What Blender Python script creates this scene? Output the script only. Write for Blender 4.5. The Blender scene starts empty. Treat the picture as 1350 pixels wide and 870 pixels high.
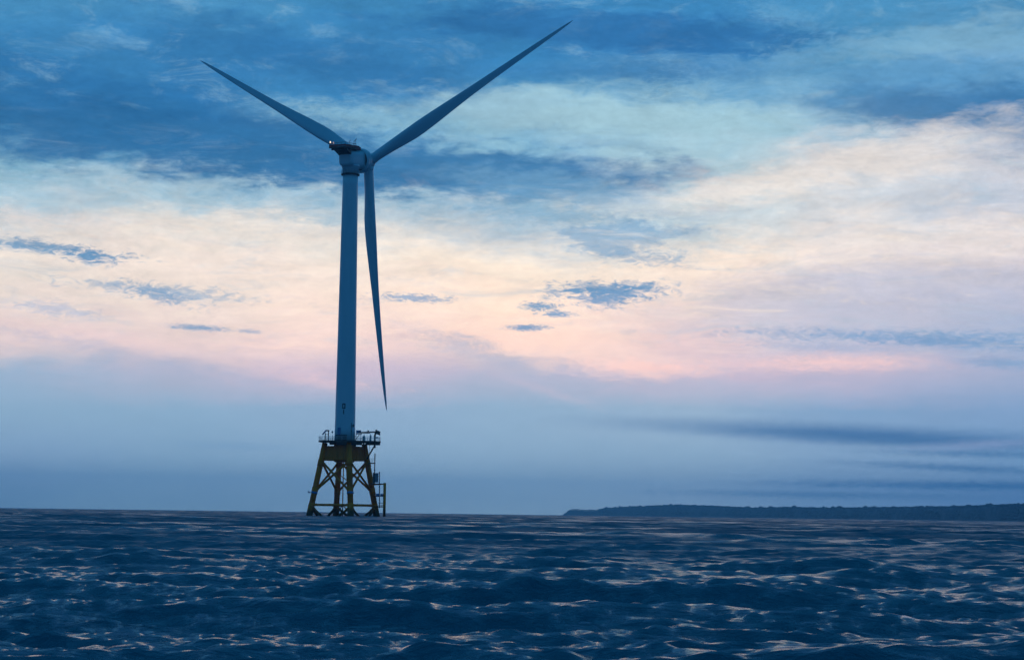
import bpy, math, random
import numpy as np
from mathutils import Vector, Matrix

random.seed(7)
S = bpy.context.scene
COL = S.collection
R = math.radians

# ------------------------------------------------------------------ camera
HCAM = 1.15
ROLL = math.atan(.0130)
PITCH = math.atan(242.8 * math.cos(ROLL) / 2500.0)
F = Vector((0, math.cos(PITCH), math.sin(PITCH)))
X0 = Vector((1, 0, 0))
U0 = X0.cross(F)
c, s = math.cos(ROLL), math.sin(ROLL)
CX, CU = c * X0 + s * U0, -s * X0 + c * U0
cam = bpy.data.cameras.new('camera')
cam.sensor_width = 36.0
cam.lens = 36.0 * 2500.0 / 1350.0
cam.clip_start = 0.1
cam.clip_end = 60000
camo = bpy.data.objects.new('camera', cam)
COL.objects.link(camo)
camo.matrix_world = Matrix(((CX.x, CU.x, -F.x, 0), (CX.y, CU.y, -F.y, 0), (CX.z, CU.z, -F.z, HCAM), (0, 0, 0, 1)))
S.camera = camo

# ------------------------------------------------------------------ colour management
S.view_settings.view_transform = 'Standard'
S.view_settings.look = 'None'
S.view_settings.gamma = 1
S.view_settings.exposure = 0
S.view_settings.use_curve_mapping = False
S.cycles.volume_bounces = 0
S.cycles.max_bounces = 6


def lin(rgb):
    o = []
    for v in rgb:
        v /= 255.0
        o.append(v / 12.92 if v <= .04045 else ((v + .055) / 1.055) ** 2.4)
    return tuple(o) + (1,)


# ------------------------------------------------------------------ node helpers
class NT:
    def __init__(self, nt):
        self.nt = nt
        nt.nodes.clear()

    def n(self, t, **k):
        x = self.nt.nodes.new(t)
        for a, b in k.items():
            setattr(x, a, b)
        return x

    def l(self, a, b):
        self.nt.links.new(a, b)

    def put(self, sock, v):
        if isinstance(v, bpy.types.NodeSocket):
            self.l(v, sock)
        elif v is not None:
            sock.default_value = v

    def math(self, op, a, b=None, c=None, clamp=False):
        x = self.n('ShaderNodeMath', operation=op, use_clamp=clamp)
        for i, v in enumerate((a, b, c)):
            self.put(x.inputs[i], v)
        return x.outputs[0]

    def noise(self, vec, scale, detail=4, rough=.5, dist=0.0, dim='3D'):
        x = self.n('ShaderNodeTexNoise', noise_dimensions=dim)
        self.put(x.inputs['Vector'], vec)
        x.inputs['Scale'].default_value = scale
        x.inputs['Detail'].default_value = detail
        x.inputs['Roughness'].default_value = rough
        x.inputs['Distortion'].default_value = dist
        return x.outputs['Fac']

    def mapping(self, vec, loc=(0, 0, 0), rot=(0, 0, 0), scale=(1, 1, 1), kind='POINT'):
        x = self.n('ShaderNodeMapping', vector_type=kind)
        self.put(x.inputs['Vector'], vec)
        x.inputs['Location'].default_value = loc
        x.inputs['Rotation'].default_value = rot
        x.inputs['Scale'].default_value = scale
        return x.outputs[0]

    def mix(self, fac, a, b, mode='MIX'):
        x = self.n('ShaderNodeMix', data_type='RGBA', blend_type=mode)
        self.put(x.inputs['Factor'], fac)
        self.put(x.inputs['A'], a) if not isinstance(x.inputs['A'], bpy.types.NodeSocketFloat) else None
        self.put(x.inputs[6], a)
        self.put(x.inputs[7], b)
        return x.outputs[2]

    def rng(self, v, a, b, c=0.0, d=1.0, kind='SMOOTHSTEP'):
        x = self.n('ShaderNodeMapRange', interpolation_type=kind)
        self.put(x.inputs['Value'], v)
        for k, q in zip(('From Min', 'From Max', 'To Min', 'To Max'), (a, b, c, d)):
            x.inputs[k].default_value = q
        return x.outputs[0]

    def ramp(self, fac, stops, interp='LINEAR'):
        x = self.n('ShaderNodeValToRGB')
        r = x.color_ramp
        r.interpolation = interp
        while len(r.elements) < len(stops):
            r.elements.new(.5)
        for e, (p, col) in zip(r.elements, sorted(stops, key=lambda q: q[0])):
            e.position = p
            e.color = col
        self.put(x.inputs[0], fac)
        return x.outputs[0]


# ------------------------------------------------------------------ sky
W = bpy.data.worlds.new('World')
S.world = W
W.use_nodes = True
N = NT(W.node_tree)
tc = N.n('ShaderNodeTexCoord')
D = tc.outputs['Generated']
sx = N.n('ShaderNodeSeparateXYZ')
N.l(D, sx.inputs[0])
az = N.math('ARCTAN2', sx.outputs[0], sx.outputs[1])     # azimuth from north (+y), radians
el = N.math('ARCSINE', sx.outputs[2])                    # elevation, radians
# small clouds of the layer lie in a plane overhead, so their texture is compressed towards the horizon
zz = N.math('ADD', N.math('MAXIMUM', sx.outputs[2], 0.0), .055)
pl = N.n('ShaderNodeCombineXYZ')
N.l(N.math('DIVIDE', sx.outputs[0], zz), pl.inputs[0])
N.l(N.math('DIVIDE', sx.outputs[1], zz), pl.inputs[1])
P = pl.outputs[0]
ae = N.n('ShaderNodeCombineXYZ')
N.l(az, ae.inputs[0])
N.l(el, ae.inputs[1])
AE = ae.outputs[0]


def azel(x, y):
    """photo direction -> azimuth / elevation, used once here to note where the clouds hang"""
    d = F * 2500 + CX * (x - 675) - CU * (y - 435)
    d.normalize()
    return math.atan2(d.x, d.y), math.asin(d.z)


# warp of the cloud layer: long horizontal streaks plus finer curls
def centred(v, a):
    return N.math('MULTIPLY', N.math('SUBTRACT', v, .5), a)


st = N.mapping(AE, rot=(0, 0, R(-4)), scale=(1, 3.0, 1))
w1 = N.noise(N.mapping(st, loc=(3.1, 1.7, 0)), 9, 7, .6)
w2 = N.noise(N.mapping(st, loc=(7.7, 4.2, 2)), 42, 8, .68, .6)
w3 = N.noise(N.mapping(st, loc=(1.7, 9.2, 5)), 11, 5, .6)
upf = N.rng(el, .055, .13, .25, 1.0)
du = N.math('ADD', centred(w3, .10), centred(w2, .03))
dv = N.math('MULTIPLY', N.math('ADD', centred(w1, .042), centred(w2, .034)), upf)
AZW = N.math('ADD', az, du)
ELW = N.math('ADD', el, dv)
aw = N.n('ShaderNodeCombineXYZ')
N.l(N.math('ADD', az, centred(w3, .035)), aw.inputs[0])
N.l(N.math('ADD', el, N.math('ADD', centred(w1, .014), centred(w2, .018))), aw.inputs[1])
AW = aw.outputs[0]

ROWS = [-140, 0, 60, 110, 160, 210, 250, 300, 350, 400, 450, 490, 540, 600, 660]
HI = (38, 98, 158)
GRID = [
    (0, [HI, (70, 140, 190), (50, 120, 178), (48, 115, 172), (75, 140, 185), (130, 178, 205), (165, 195, 215), (210, 212, 216), (224, 217, 212), (221, 209, 209), (207, 195, 203), (140, 167, 200), (125, 160, 195), (115, 150, 190), (92, 132, 175)]),
    (225, [HI, (75, 145, 195), (55, 125, 182), (45, 115, 175), (48, 118, 175), (95, 155, 195), (165, 195, 215), (222, 221, 220), (232, 223, 217), (228, 217, 212), (214, 198, 203), (165, 172, 200), (125, 160, 195), (118, 155, 192), (102, 142, 182)]),
    (450, [HI, (65, 138, 190), (58, 128, 185), (60, 132, 188), (105, 162, 203), (75, 138, 190), (150, 185, 210), (215, 218, 220), (238, 227, 217), (242, 225, 216), (232, 210, 209), (190, 180, 205), (128, 160, 196), (122, 158, 195), (108, 146, 184)]),
    (675, [HI, (60, 132, 188), (55, 128, 185), (75, 143, 193), (155, 198, 217), (120, 172, 207), (135, 178, 208), (195, 205, 215), (242, 230, 217), (247, 226, 211), (240, 212, 203), (165, 172, 200), (130, 163, 197), (125, 160, 195), (112, 150, 188)]),
    (900, [HI, (60, 135, 192), (55, 125, 185), (110, 165, 205), (160, 200, 218), (165, 200, 218), (195, 210, 220), (190, 208, 220), (243, 229, 218), (236, 219, 214), (222, 200, 206), (184, 177, 203), (135, 165, 198), (125, 160, 195), (112, 148, 188)]),
    (1125, [HI, (75, 145, 195), (75, 145, 195), (110, 165, 205), (155, 190, 215), (215, 216, 222), (200, 210, 222), (224, 220, 221), (226, 218, 218), (190, 191, 211), (178, 184, 210), (180, 174, 201), (115, 150, 192), (115, 150, 190), (95, 135, 182)]),
    (1350, [HI, (70, 140, 190), (125, 172, 208), (85, 145, 195), (75, 135, 188), (205, 208, 220), (190, 200, 218), (222, 217, 220), (222, 213, 216), (172, 180, 208), (148, 170, 206), (150, 165, 200), (115, 148, 192), (100, 140, 185), (80, 120, 172)]),
]
E0, E1 = 0.0, .36
fe = N.rng(ELW, E0, E1, kind='LINEAR')
prev = None
prevaz = None
for x, cols in GRID:
    stops = []
    for y, col in zip(ROWS, cols):
        a_, e_ = azel(x, y)
        stops.append((min(1, max(0, (e_ - E0) / (E1 - E0))), lin(col)))
    r_ = N.ramp(fe, stops, 'LINEAR')
    a_, _ = azel(x, 400)
    if prev is None:
        prev = r_
    else:
        prev = N.mix(N.rng(AZW, prevaz, a_), prev, r_)
    prevaz = a_
sky = prev

up = N.rng(el, .13, .20)
gaps = N.noise(N.mapping(AE, loc=(8, 2, 1), scale=(1, 2.8, 1), rot=(0, 0, R(-9))), 24, 9, .72, .5)
sky = N.mix(N.math('MULTIPLY', N.rng(gaps, .50, .70), N.math('MULTIPLY', up, .42)), sky, lin((146, 190, 216)))

# cloud streaks by place: (x, y, half-length, half-height, tilt deg, colour, strength, raggedness, edge)
CL = [
    (150, 172, 330, 46, 3, (38, 102, 158), .85, .5, .5),
    (560, 222, 330, 30, 3, (48, 112, 166), .9, .45, .45),
    (330, 203, 200, 26, 8, (46, 110, 164), .8, .5, .45),
    (480, 95, 280, 30, 14, (42, 108, 166), .6, .6, .6),
    (70, 55, 170, 26, 12, (62, 132, 186), .5, .6, .6),
    (560, 60, 170, 30, 14, (52, 124, 184), .5, .6, .6),
    (820, 40, 260, 26, 4, (40, 104, 164), .75, .55, .5),
    (800, 95, 240, 14, 0, (52, 122, 182), .65, .55, .5),
    (1290, 145, 200, 34, 4, (56, 116, 170), .8, .5, .5),
    (1230, 95, 160, 22, -4, (82, 146, 196), .5, .6, .5),
    (1250, 50, 150, 18, -3, (128, 178, 210), .65, .8, .5),
    (1060, 70, 90, 16, -10, (112, 166, 205), .55, .8, .5),
    (1040, 22, 60, 12, 20, (110, 168, 208), .4, .8, .5),
    (780, 150, 260, 24, 3, (162, 202, 220), .75, .5, .5),
    (480, 155, 110, 16, 6, (150, 194, 214), .5, .6, .5),
    (1130, 215, 240, 30, -10, (232, 226, 224), .7, .5, .6),
    (985, 245, 150, 18, -8, (236, 230, 226), .55, .6, .6),
    (740, 250, 150, 18, 8, (112, 162, 202), .6, .7, .5),
    (740, 285, 130, 12, 5, (120, 168, 204), .6, .8, .5),
    (812, 312, 70, 17, 3, (116, 160, 200), .65, 1.1, .4),
    (835, 338, 62, 8, 8, (120, 160, 198), .6, 1.1, .4),
    (350, 298, 140, 18, 4, (238, 228, 220), .6, .7, .5),
    (100, 292, 120, 12, 2, (228, 218, 216), .5, .7, .5),
    (290, 350, 230, 26, 4, (236, 222, 218), .4, .6, .6),
    (60, 326, 85, 7, 5, (100, 146, 188), .9, .9, .32),
    (120, 338, 30, 8, 8, (88, 138, 184), .9, .9, .32),
    (215, 383, 95, 8, 4, (140, 168, 200), .7, 1.0, .35),
    (215, 390, 40, 8, 12, (110, 150, 192), .7, 1.0, .35),
    (75, 408, 45, 8, 6, (168, 180, 208), .7, 1.0, .4),
    (263, 432, 36, 3.5, 3, (116, 152, 194), .9, .5, .4),
    (328, 437, 15, 2.5, 3, (140, 162, 198), .7, .5, .4),
    (545, 393, 48, 5, 2, (132, 162, 200), .85, .7, .4),
    (800, 381, 66, 13, 0, (98, 146, 192), .95, .8, .3),
    (800, 392, 36, 12, 0, (96, 144, 192), .9, .8, .3),
    (712, 404, 24, 5, 0, (102, 148, 192), .9, .6, .3),
    (735, 414, 20, 4, 3, (110, 150, 194), .9, .6, .3),
    (696, 432, 26, 4, 0, (96, 142, 190), .9, .5, .3),
    (1180, 392, 300, 44, -4, (182, 188, 212), .6, .4, .6),
    (1180, 443, 190, 8, 2, (118, 154, 198), .75, .8, .5),
    (1270, 452, 130, 7, 4, (108, 148, 196), .75, .8, .5),
    (1090, 458, 80, 5, 3, (150, 168, 204), .6, .8, .5),
    (1310, 478, 75, 7, 5, (112, 150, 196), .75, .7, .5),
    (790, 468, 150, 20, 7, (244, 216, 208), .5, .4, .6),
    (850, 484, 75, 10, 4, (246, 204, 198), .6, .5, .6),
    (1090, 478, 140, 11, 0, (240, 204, 204), .7, .4, .65),
    (640, 470, 110, 14, 16, (160, 172, 202), .6, .4, .6),
    (410, 502, 60, 8, 6, (206, 184, 202), .6, .5, .6),
    (700, 508, 75, 6, 18, (176, 176, 202), .55, .5, .6),
    (160, 455, 260, 14, 9, (226, 202, 206), .4, .6, .6),
    (230, 478, 240, 10, 10, (150, 166, 200), .45, .6, .6),
    (1130, 572, 290, 12, 3, (46, 92, 146), .85, .12, .55),
    (1220, 582, 210, 8, 3, (44, 90, 144), .7, .12, .55),
    (1290, 598, 120, 5, 2, (54, 98, 150), .75, .4, .6),
    (1290, 586, 90, 6, -2, (126, 150, 194), .55, .4, .6),
    (1280, 640, 220, 6, 1, (38, 84, 136), .9, .4, .6),
    (1270, 617, 140, 5, 3, (50, 94, 146), .8, .4, .6),
    (1080, 652, 200, 5, 1, (56, 98, 146), .7, .4, .6),
    (310, 588, 70, 5, 2, (104, 142, 186), .5, .5, .6),
]
rag = N.noise(N.mapping(AE, scale=(1, 2.6, 1), rot=(0, 0, R(-3))), 75, 6, .65, .4)
ragc = N.math('SUBTRACT', rag, .5)
rag2 = N.noise(N.mapping(AE, loc=(2, 3, 0), scale=(1, 3.5, 1), rot=(0, 0, R(-5))), 22, 5, .6, .3)
ragc2 = N.math('SUBTRACT', rag2, .5)
ragf = N.math('MULTIPLY', N.math('SUBTRACT', N.noise(N.mapping(AE, loc=(4, 1, 0), scale=(1, 2.8, 1), rot=(0, 0, R(-6))), 150, 7, .72, .8), .5), 2.6)
ragt = N.math('MULTIPLY', N.math('SUBTRACT', N.noise(N.mapping(AE, loc=(4, 7, 0), scale=(1, 2.6, 1), rot=(0, 0, R(-4))), 330, 6, .7, .8), .5), 3.4)
ragb = N.math('ADD', N.math('MULTIPLY', ragc, .9), N.math('MULTIPLY', ragc2, 1.5))
for (x, y, rx, ry, rot, col, a, rg, edge) in CL:
    a_, e_ = azel(x, y)
    src = AW if ry > 12 else AE
    k = 1.25
    # the same streak as seen level: the camera's own roll is taken out of its tilt
    m = N.mapping(src, loc=(a_, e_, 0), rot=(0, 0, R(-rot) + ROLL), scale=(rx * k / 2500, ry * k / 2500, 1), kind='TEXTURE')
    ln = N.n('ShaderNodeVectorMath', operation='LENGTH')
    N.l(m, ln.inputs[0])
    dd = N.math('MULTIPLY_ADD', ragb if ry > 16 else (ragf if ry > 5.5 else ragt), rg * 1.7, ln.outputs['Value'])
    if ry <= 16:
        edge += .35
    f_ = N.rng(dd, 1.0 + edge * .35, 1.0 - edge * 1.2, 0.0, a)
    sky = N.mix(f_, sky, lin(col))

# fine mottling of the cloud deck
fine = N.noise(N.mapping(AE, scale=(1, 1.9, 1), rot=(0, 0, R(-6))), 130, 8, .78, .5)
fine2 = N.noise(N.mapping(P, scale=(1, 1, 1)), 2.6, 9, .68, .4)
broad = N.noise(N.mapping(AE, loc=(5, 5, 5), scale=(1, 3.6, 1), rot=(0, 0, R(-10))), 17, 8, .68, .6)
wisp = N.noise(N.mapping(AE, loc=(1, 6, 3), scale=(1, 5.0, 1), rot=(0, 0, R(-5))), 20, 9, .72, .7)
mid = N.math('MULTIPLY', N.rng(el, .07, .10), N.rng(el, .22, .17))
sky = N.mix(N.math('MULTIPLY', N.rng(wisp, .50, .68), N.math('MULTIPLY', mid, .28)), sky, lin((158, 186, 212)))
sky = N.mix(N.math('MULTIPLY', N.rng(wisp, .47, .32), N.math('MULTIPLY', N.math('MULTIPLY', mid, N.rng(el, .185, .15)), .28)), sky, lin((250, 236, 222)))
am = N.rng(el, .06, .16, .25, 1.0)
gain = N.math('ADD', centred(fine, .42), N.math('ADD', centred(fine2, .30), centred(broad, .60)))
gain = N.math('MULTIPLY_ADD', gain, am, 1.0)
low = N.math('EXPONENT', N.math('MULTIPLY', N.math('MAXIMUM', el, 0.0), -1 / .062))
lowc = N.mix(low, (1.05, 1.05, 1.05, 1), (2.95, 2.52, 2.08, 1))
g3 = N.n('ShaderNodeVectorMath', operation='SCALE')
N.l(sky, g3.inputs[0])
N.l(gain, g3.inputs['Scale'])
sky = N.mix(1.0, g3.outputs[0], (1.0, .98, .93, 1), 'MULTIPLY')
sky = N.mix(1.0, sky, lowc, 'MULTIPLY')

# the rest of the dusk sky: deep blue overhead and on the side away from the afterglow
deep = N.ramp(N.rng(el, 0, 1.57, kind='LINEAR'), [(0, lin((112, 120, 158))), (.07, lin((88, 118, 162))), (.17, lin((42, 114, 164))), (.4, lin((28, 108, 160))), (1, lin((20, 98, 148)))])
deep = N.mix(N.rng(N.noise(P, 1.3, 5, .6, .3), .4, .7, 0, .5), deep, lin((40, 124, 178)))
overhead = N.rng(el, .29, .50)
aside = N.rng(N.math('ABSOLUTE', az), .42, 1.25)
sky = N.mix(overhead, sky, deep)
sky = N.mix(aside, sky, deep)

nish = N.n('ShaderNodeTexSky', sky_type='NISHITA')
nish.sun_disc = False
SUN_EL, SUN_AZ = R(3), R(7)                              # afterglow just right of the view's middle
nish.sun_elevation = SUN_EL
nish.sun_rotation = SUN_AZ
nish.ozone_density = 3
bgs = N.n('ShaderNodeBackground')
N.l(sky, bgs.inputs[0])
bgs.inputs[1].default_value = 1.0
bgn = N.n('ShaderNodeBackground')
N.l(nish.outputs[0], bgn.inputs[0])
bgn.inputs[1].default_value = .0008
ad = N.n('ShaderNodeAddShader')
N.l(bgs.outputs[0], ad.inputs[0])
N.l(bgn.outputs[0], ad.inputs[1])
wo = N.n('ShaderNodeOutputWorld')
N.l(ad.outputs[0], wo.inputs[0])

# ------------------------------------------------------------------ sun (behind the clouds, very weak)
sl = bpy.data.lights.new('sun', 'SUN')
sl.energy = .01
sl.angle = R(25)
sl.color = (1, .72, .55)
so = bpy.data.objects.new('sun', sl)
COL.objects.link(so)
sd = Vector((math.sin(SUN_AZ) * math.cos(SUN_EL), math.cos(SUN_AZ) * math.cos(SUN_EL), math.sin(SUN_EL)))
so.rotation_euler = sd.to_track_quat('Z', 'Y').to_euler()
so.location = (0, 0, 60)


# ------------------------------------------------------------------ materials
def principled(name, build=None, **k):
    m = bpy.data.materials.new(name)
    m.use_nodes = True
    n = NT(m.node_tree)
    b = n.n('ShaderNodeBsdfPrincipled')
    o = n.n('ShaderNodeOutputMaterial')
    n.l(b.outputs[0], o.inputs[0])
    for a, v in k.items():
        b.inputs[a.replace('_', ' ')].default_value = v
    if build:
        build(n, b)
    return m


def painted(name, base, dirt, rough=.45, dirt_amt=.5, growth=False, scale=.35, spec=.5):
    def bd(n, b):
        t = n.n('ShaderNodeTexCoord').outputs['Object']
        a = n.noise(n.mapping(t, scale=(1, 1, .22)), scale, 6, .6)
        f = n.rng(a, .45, .75, 0, dirt_amt)
        colr = n.mix(f, base + (1,), dirt + (1,))
        f2 = n.rng(n.noise(t, 2.5, 5, .6), .35, .75, 0, dirt_amt * .35)
        colr = n.mix(f2, colr, dirt + (1,))
        if growth:       # weed and rust in the splash zone of a steel leg
            g = n.n('ShaderNodeNewGeometry').outputs['Position']
            sp = n.n('ShaderNodeSeparateXYZ')
            n.l(g, sp.inputs[0])
            h = n.math('ADD', sp.outputs[2], n.math('MULTIPLY', n.noise(g, .9, 4, .6), -3.0))
            colr = n.mix(n.rng(h, 2.2, -.6, 0, .9), colr, (.035, .030, .018, 1))
        n.l(colr, b.inputs['Base Color'])
        n.l(n.rng(a, .3, .8, rough - .08, rough + .18), b.inputs['Roughness'])
    return principled(name, bd, Specular_IOR_Level=spec)


M = dict(
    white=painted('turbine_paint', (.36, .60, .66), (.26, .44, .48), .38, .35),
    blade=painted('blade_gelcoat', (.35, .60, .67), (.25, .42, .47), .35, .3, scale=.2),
    yellow=painted('jacket_paint', (.95, .215, .010), (.50, .10, .01), .75, .8, growth=True, spec=.15),
    ochre=painted('transition_paint', (.78, .18, .015), (.32, .07, .012), .75, .8, spec=.15),
    dark=painted('dark_steel', (.045, .042, .045), (.09, .05, .03), .55, .6),
    galv=painted('galvanised_steel', (.55, .58, .60), (.3, .3, .3), .4, .5),
    red=painted('red_rail_paint', (.30, .035, .025), (.12, .03, .02), .5, .5),
    blue=painted('blue_paint', (.04, .20, .42), (.03, .10, .2), .45, .4),
    grey=painted('grey_panel', (.20, .24, .27), (.10, .11, .12), .5, .5),
    black=painted('black_lettering', (.012, .014, .018), (.03, .03, .03), .6, .3),
)
lm = bpy.data.materials.new('lamp_glow')
lm.use_nodes = True
n = NT(lm.node_tree)
e = n.n('ShaderNodeEmission')
e.inputs[0].default_value = (1, .80, .55, 1)
e.inputs[1].default_value = 1.6
o = n.n('ShaderNodeOutputMaterial')
n.l(e.outputs[0], o.inputs[0])
M['lamp'] = lm


# ------------------------------------------------------------------ mesh builder
class MB:
    def __init__(self):
        self.v, self.f, self.s = [], [], []

    def add(self, vs, fs, smooth=False):
        b = len(self.v)
        self.v += [tuple(p) for p in vs]
        self.f += [tuple(b + i for i in q) for q in fs]
        self.s += [smooth] * len(fs)
        return self

    def box(self, c, d, M3=None):
        c = Vector(c)
        vs = []
        for sx_ in (-.5, .5):
            for sy in (-.5, .5):
                for sz in (-.5, .5):
                    q = Vector((sx_ * d[0], sy * d[1], sz * d[2]))
                    if M3 is not None:
                        q = M3 @ q
                    vs.append(c + q)
        return self.add(vs, [(0, 1, 3, 2), (4, 6, 7, 5), (0, 4, 5, 1), (2, 3, 7, 6), (0, 2, 6, 4), (1, 5, 7, 3)])

    def tube(self, a, b, r, r2=None, n=10, caps=True):
        a, b = Vector(a), Vector(b)
        r2 = r if r2 is None else r2
        d = (b - a).normalized()
        u = d.orthogonal().normalized()
        w = d.cross(u)
        vs = []
        for p, q in ((a, r), (b, r2)):
            for i in range(n):
                t = 2 * math.pi * i / n
                vs.append(p + (u * math.cos(t) + w * math.sin(t)) * q)
        self.add(vs, [(i, (i + 1) % n, n + (i + 1) % n, n + i) for i in range(n)], True)
        if caps:
            b0 = len(self.v) - 2 * n
            self.f += [tuple(b0 + i for i in reversed(range(n))), tuple(b0 + n + i for i in range(n))]
            self.s += [False, False]
        return self

    def path(self, pts, r, n=8):
        for a, b in zip(pts, pts[1:]):
            self.tube(a, b, r, n=n)
        return self

    def lathe(self, prof, n=64, mat=None, smooth=True):
        """prof: list of (radius, height); mat maps local z-up to place"""
        vs = []
        for (r, z) in prof:
            for i in range(n):
                t = 2 * math.pi * i / n
                q = Vector((r * math.cos(t), r * math.sin(t), z))
                vs.append(mat @ q if mat is not None else q)
        fs = []
        for k in range(len(prof) - 1):
            for i in range(n):
                j = (i + 1) % n
                fs.append((k * n + i, k * n + j, (k + 1) * n + j, (k + 1) * n + i))
        self.add(vs, fs, smooth)
        b0 = len(self.v) - len(vs)
        self.f += [tuple(b0 + i for i in reversed(range(n))), tuple(b0 + (len(prof) - 1) * n + i for i in range(n))]
        self.s += [False, False]
        return self

    def prism(self, poly, z0, z1):
        n_ = len(poly)
        vs = [(x, y, z0) for x, y in poly] + [(x, y, z1) for x, y in poly]
        return self.add(vs, [tuple(reversed(range(n_))), tuple(range(n_, 2 * n_))] +
                        [(i, (i + 1) % n_, n_ + (i + 1) % n_, n_ + i) for i in range(n_)])

    def build(self, name, mat, parent=None, label=None):
        me = bpy.data.meshes.new(name)
        me.from_pydata(self.v, [], self.f)
        me.polygons.foreach_set('use_smooth', self.s)
        me.materials.append(mat)
        me.update()
        ob = bpy.data.objects.new(name, me)
        COL.objects.link(ob)
        ob.parent = parent
        if label:
            ob['label'] = label
        return ob


# ------------------------------------------------------------------ sea
def build_sea():
    rng = np.random.default_rng(11)
    ncomp = 230
    lam = np.exp(rng.uniform(math.log(.2), math.log(20.0), ncomp))
    main = R(262)                                   # the sea runs roughly towards the boat
    spread = np.where(lam > 1.8, R(19), R(26))
    th = main + rng.normal(0, 1, ncomp) * spread
    k = 2 * np.pi / lam
    amp = lam * rng.uniform(.6, 1.4, ncomp) * np.interp(lam, [.2, .7, 1.2, 2.0, 3.0, 14], [2.0, 1.6, .95, .8, .95, 1.0])
    amp *= np.where(lam > 3.0, np.exp(-((lam - 3.0) / 2.6) ** 2) + .36 * np.exp(-((lam - 10) / 5.5) ** 2), 1.0)
    # total slope first, then the height follows from it
    sl2 = np.sqrt((k * amp) ** 2 / 2)
    tot = math.sqrt((sl2 ** 2).sum())
    amp *= SEA_SLOPE / tot
    print('sea Hs', 4 * math.sqrt((amp ** 2 / 2).sum()))
    ph = rng.uniform(0, 2 * np.pi, ncomp)
    # rings and rays: close where a boat-high eye sees them large, wide apart far away
    fine_a = np.arange(-R(20), R(20), .00075)
    coarse = np.linspace(R(20), R(340), 150)
    ang = np.concatenate([fine_a, coarse[:-1]])      # clockwise from +y
    rr = [3.0]
    while rr[-1] < 900:
        rr.append(rr[-1] * 1.0046)
    while rr[-1] < 3500:
        rr.append(rr[-1] + 4)
    while rr[-1] < 11500:
        rr.append(rr[-1] * 1.06)
    rr = np.array(rr)
    na, nr = len(ang), len(rr)
    drr = np.gradient(rr)
    A, RR = np.meshgrid(ang, rr)
    X = (RR * np.sin(A)).ravel()
    Y = (RR * np.cos(A)).ravel()
    DR = np.repeat(drr, na)
    da = np.gradient(ang)
    da[-1] = da[-2]
    DA = (np.tile(da, nr)) * RR.ravel()
    X = X.astype(np.float32)
    Y = Y.astype(np.float32)
    Z = np.zeros_like(X)
    OX = np.zeros_like(X)
    OY = np.zeros_like(X)
    DR = DR.astype(np.float32)
    DA = DA.astype(np.float32)
    MS = np.full_like(X, (k * amp) @ (k * amp) / 2)
    for i in range(ncomp):
        kx, ky = k[i] * math.cos(th[i]), k[i] * math.sin(th[i])
        # spacing along the wave's own direction
        ux, uy = abs(math.cos(th[i])), abs(math.sin(th[i]))
        cell = DR * uy + DA * ux
        att = np.clip((lam[i] / cell - 1.4) / 1.2, 0, 1)
        MS -= ((k[i] * amp[i]) ** 2 / 2 * att ** 2).astype(np.float32)
        msk = att > 0
        if not msk.any():
            continue
        pse = kx * X[msk] + ky * Y[msk] + ph[i]
        cs, sn = np.cos(pse), np.sin(pse)
        aa = amp[i] * att[msk]
        Z[msk] += aa * cs
        q = .42
        OX[msk] -= q * aa * sn * (kx / k[i])
        OY[msk] -= q * aa * sn * (ky / k[i])
    # a few steeper wave groups that stand out of the chop
    for (gx, gy, wx, lm_, a_) in GROUPS:
        env = np.exp(-((X - gx) / wx) ** 2 - ((Y - gy - .12 * (X - gx)) / (lm_ * .55)) ** 2)
        pse = 2 * np.pi / lm_ * (Y - gy - .12 * (X - gx))
        Z += (a_ * env * np.cos(pse)).astype(np.float32)
        OY += (a_ * .7 * env * -np.sin(pse)).astype(np.float32)
    XX, YY = X + OX, Y + OY
    co = np.empty((na * nr + 1, 3), np.float32)
    co[:-1, 0], co[:-1, 1], co[:-1, 2] = XX, YY, Z
    co[-1] = (0, 0, -.1)
    # faces
    i0 = np.arange(nr - 1)[:, None] * na + np.arange(na)[None, :]
    j = (np.arange(na) + 1) % na
    i1 = np.arange(nr - 1)[:, None] * na + j[None, :]
    quads = np.stack([i0, i0 + na, i1 + na, i1], -1).reshape(-1, 4)
    tris = np.stack([np.full(na, na * nr), np.arange(na), j], -1)
    nq, ntr = len(quads), len(tris)
    me = bpy.data.meshes.new('water')
    me.vertices.add(len(co))
    me.vertices.foreach_set('co', co.ravel())
    loops = np.concatenate([quads.ravel(), tris.ravel()]).astype(np.int32)
    me.loops.add(len(loops))
    me.loops.foreach_set('vertex_index', loops)
    me.polygons.add(nq + ntr)
    st_ = np.concatenate([np.arange(nq) * 4, nq * 4 + np.arange(ntr) * 3]).astype(np.int32)
    me.polygons.foreach_set('loop_start', st_)
    me.polygons.foreach_set('use_smooth', np.ones(nq + ntr, bool))
    me.update(calc_edges=True)
    # spilling crest: a little white water where one small wave has just broken
    fo = np.zeros(len(co), np.float32)
    for (fx, fy, lx, ly, a_) in FOAM:
        fo[:-1] += a_ * np.exp(-((XX - fx) / lx) ** 2 - ((YY - fy) / ly) ** 2)
    at = me.attributes.new('foam', 'FLOAT', 'POINT')
    at.data.foreach_set('value', fo)
    # slope of the small waves that the mesh is too coarse to carry: it becomes gloss roughness there
    ms = np.zeros(len(co), np.float32)
    ms[:-1] = np.sqrt(np.maximum(MS, 0))
    at = me.attributes.new('chop', 'FLOAT', 'POINT')
    at.data.foreach_set('value', ms)
    ob = bpy.data.objects.new('water', me)
    COL.objects.link(ob)
    ob['kind'] = 'structure'

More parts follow.
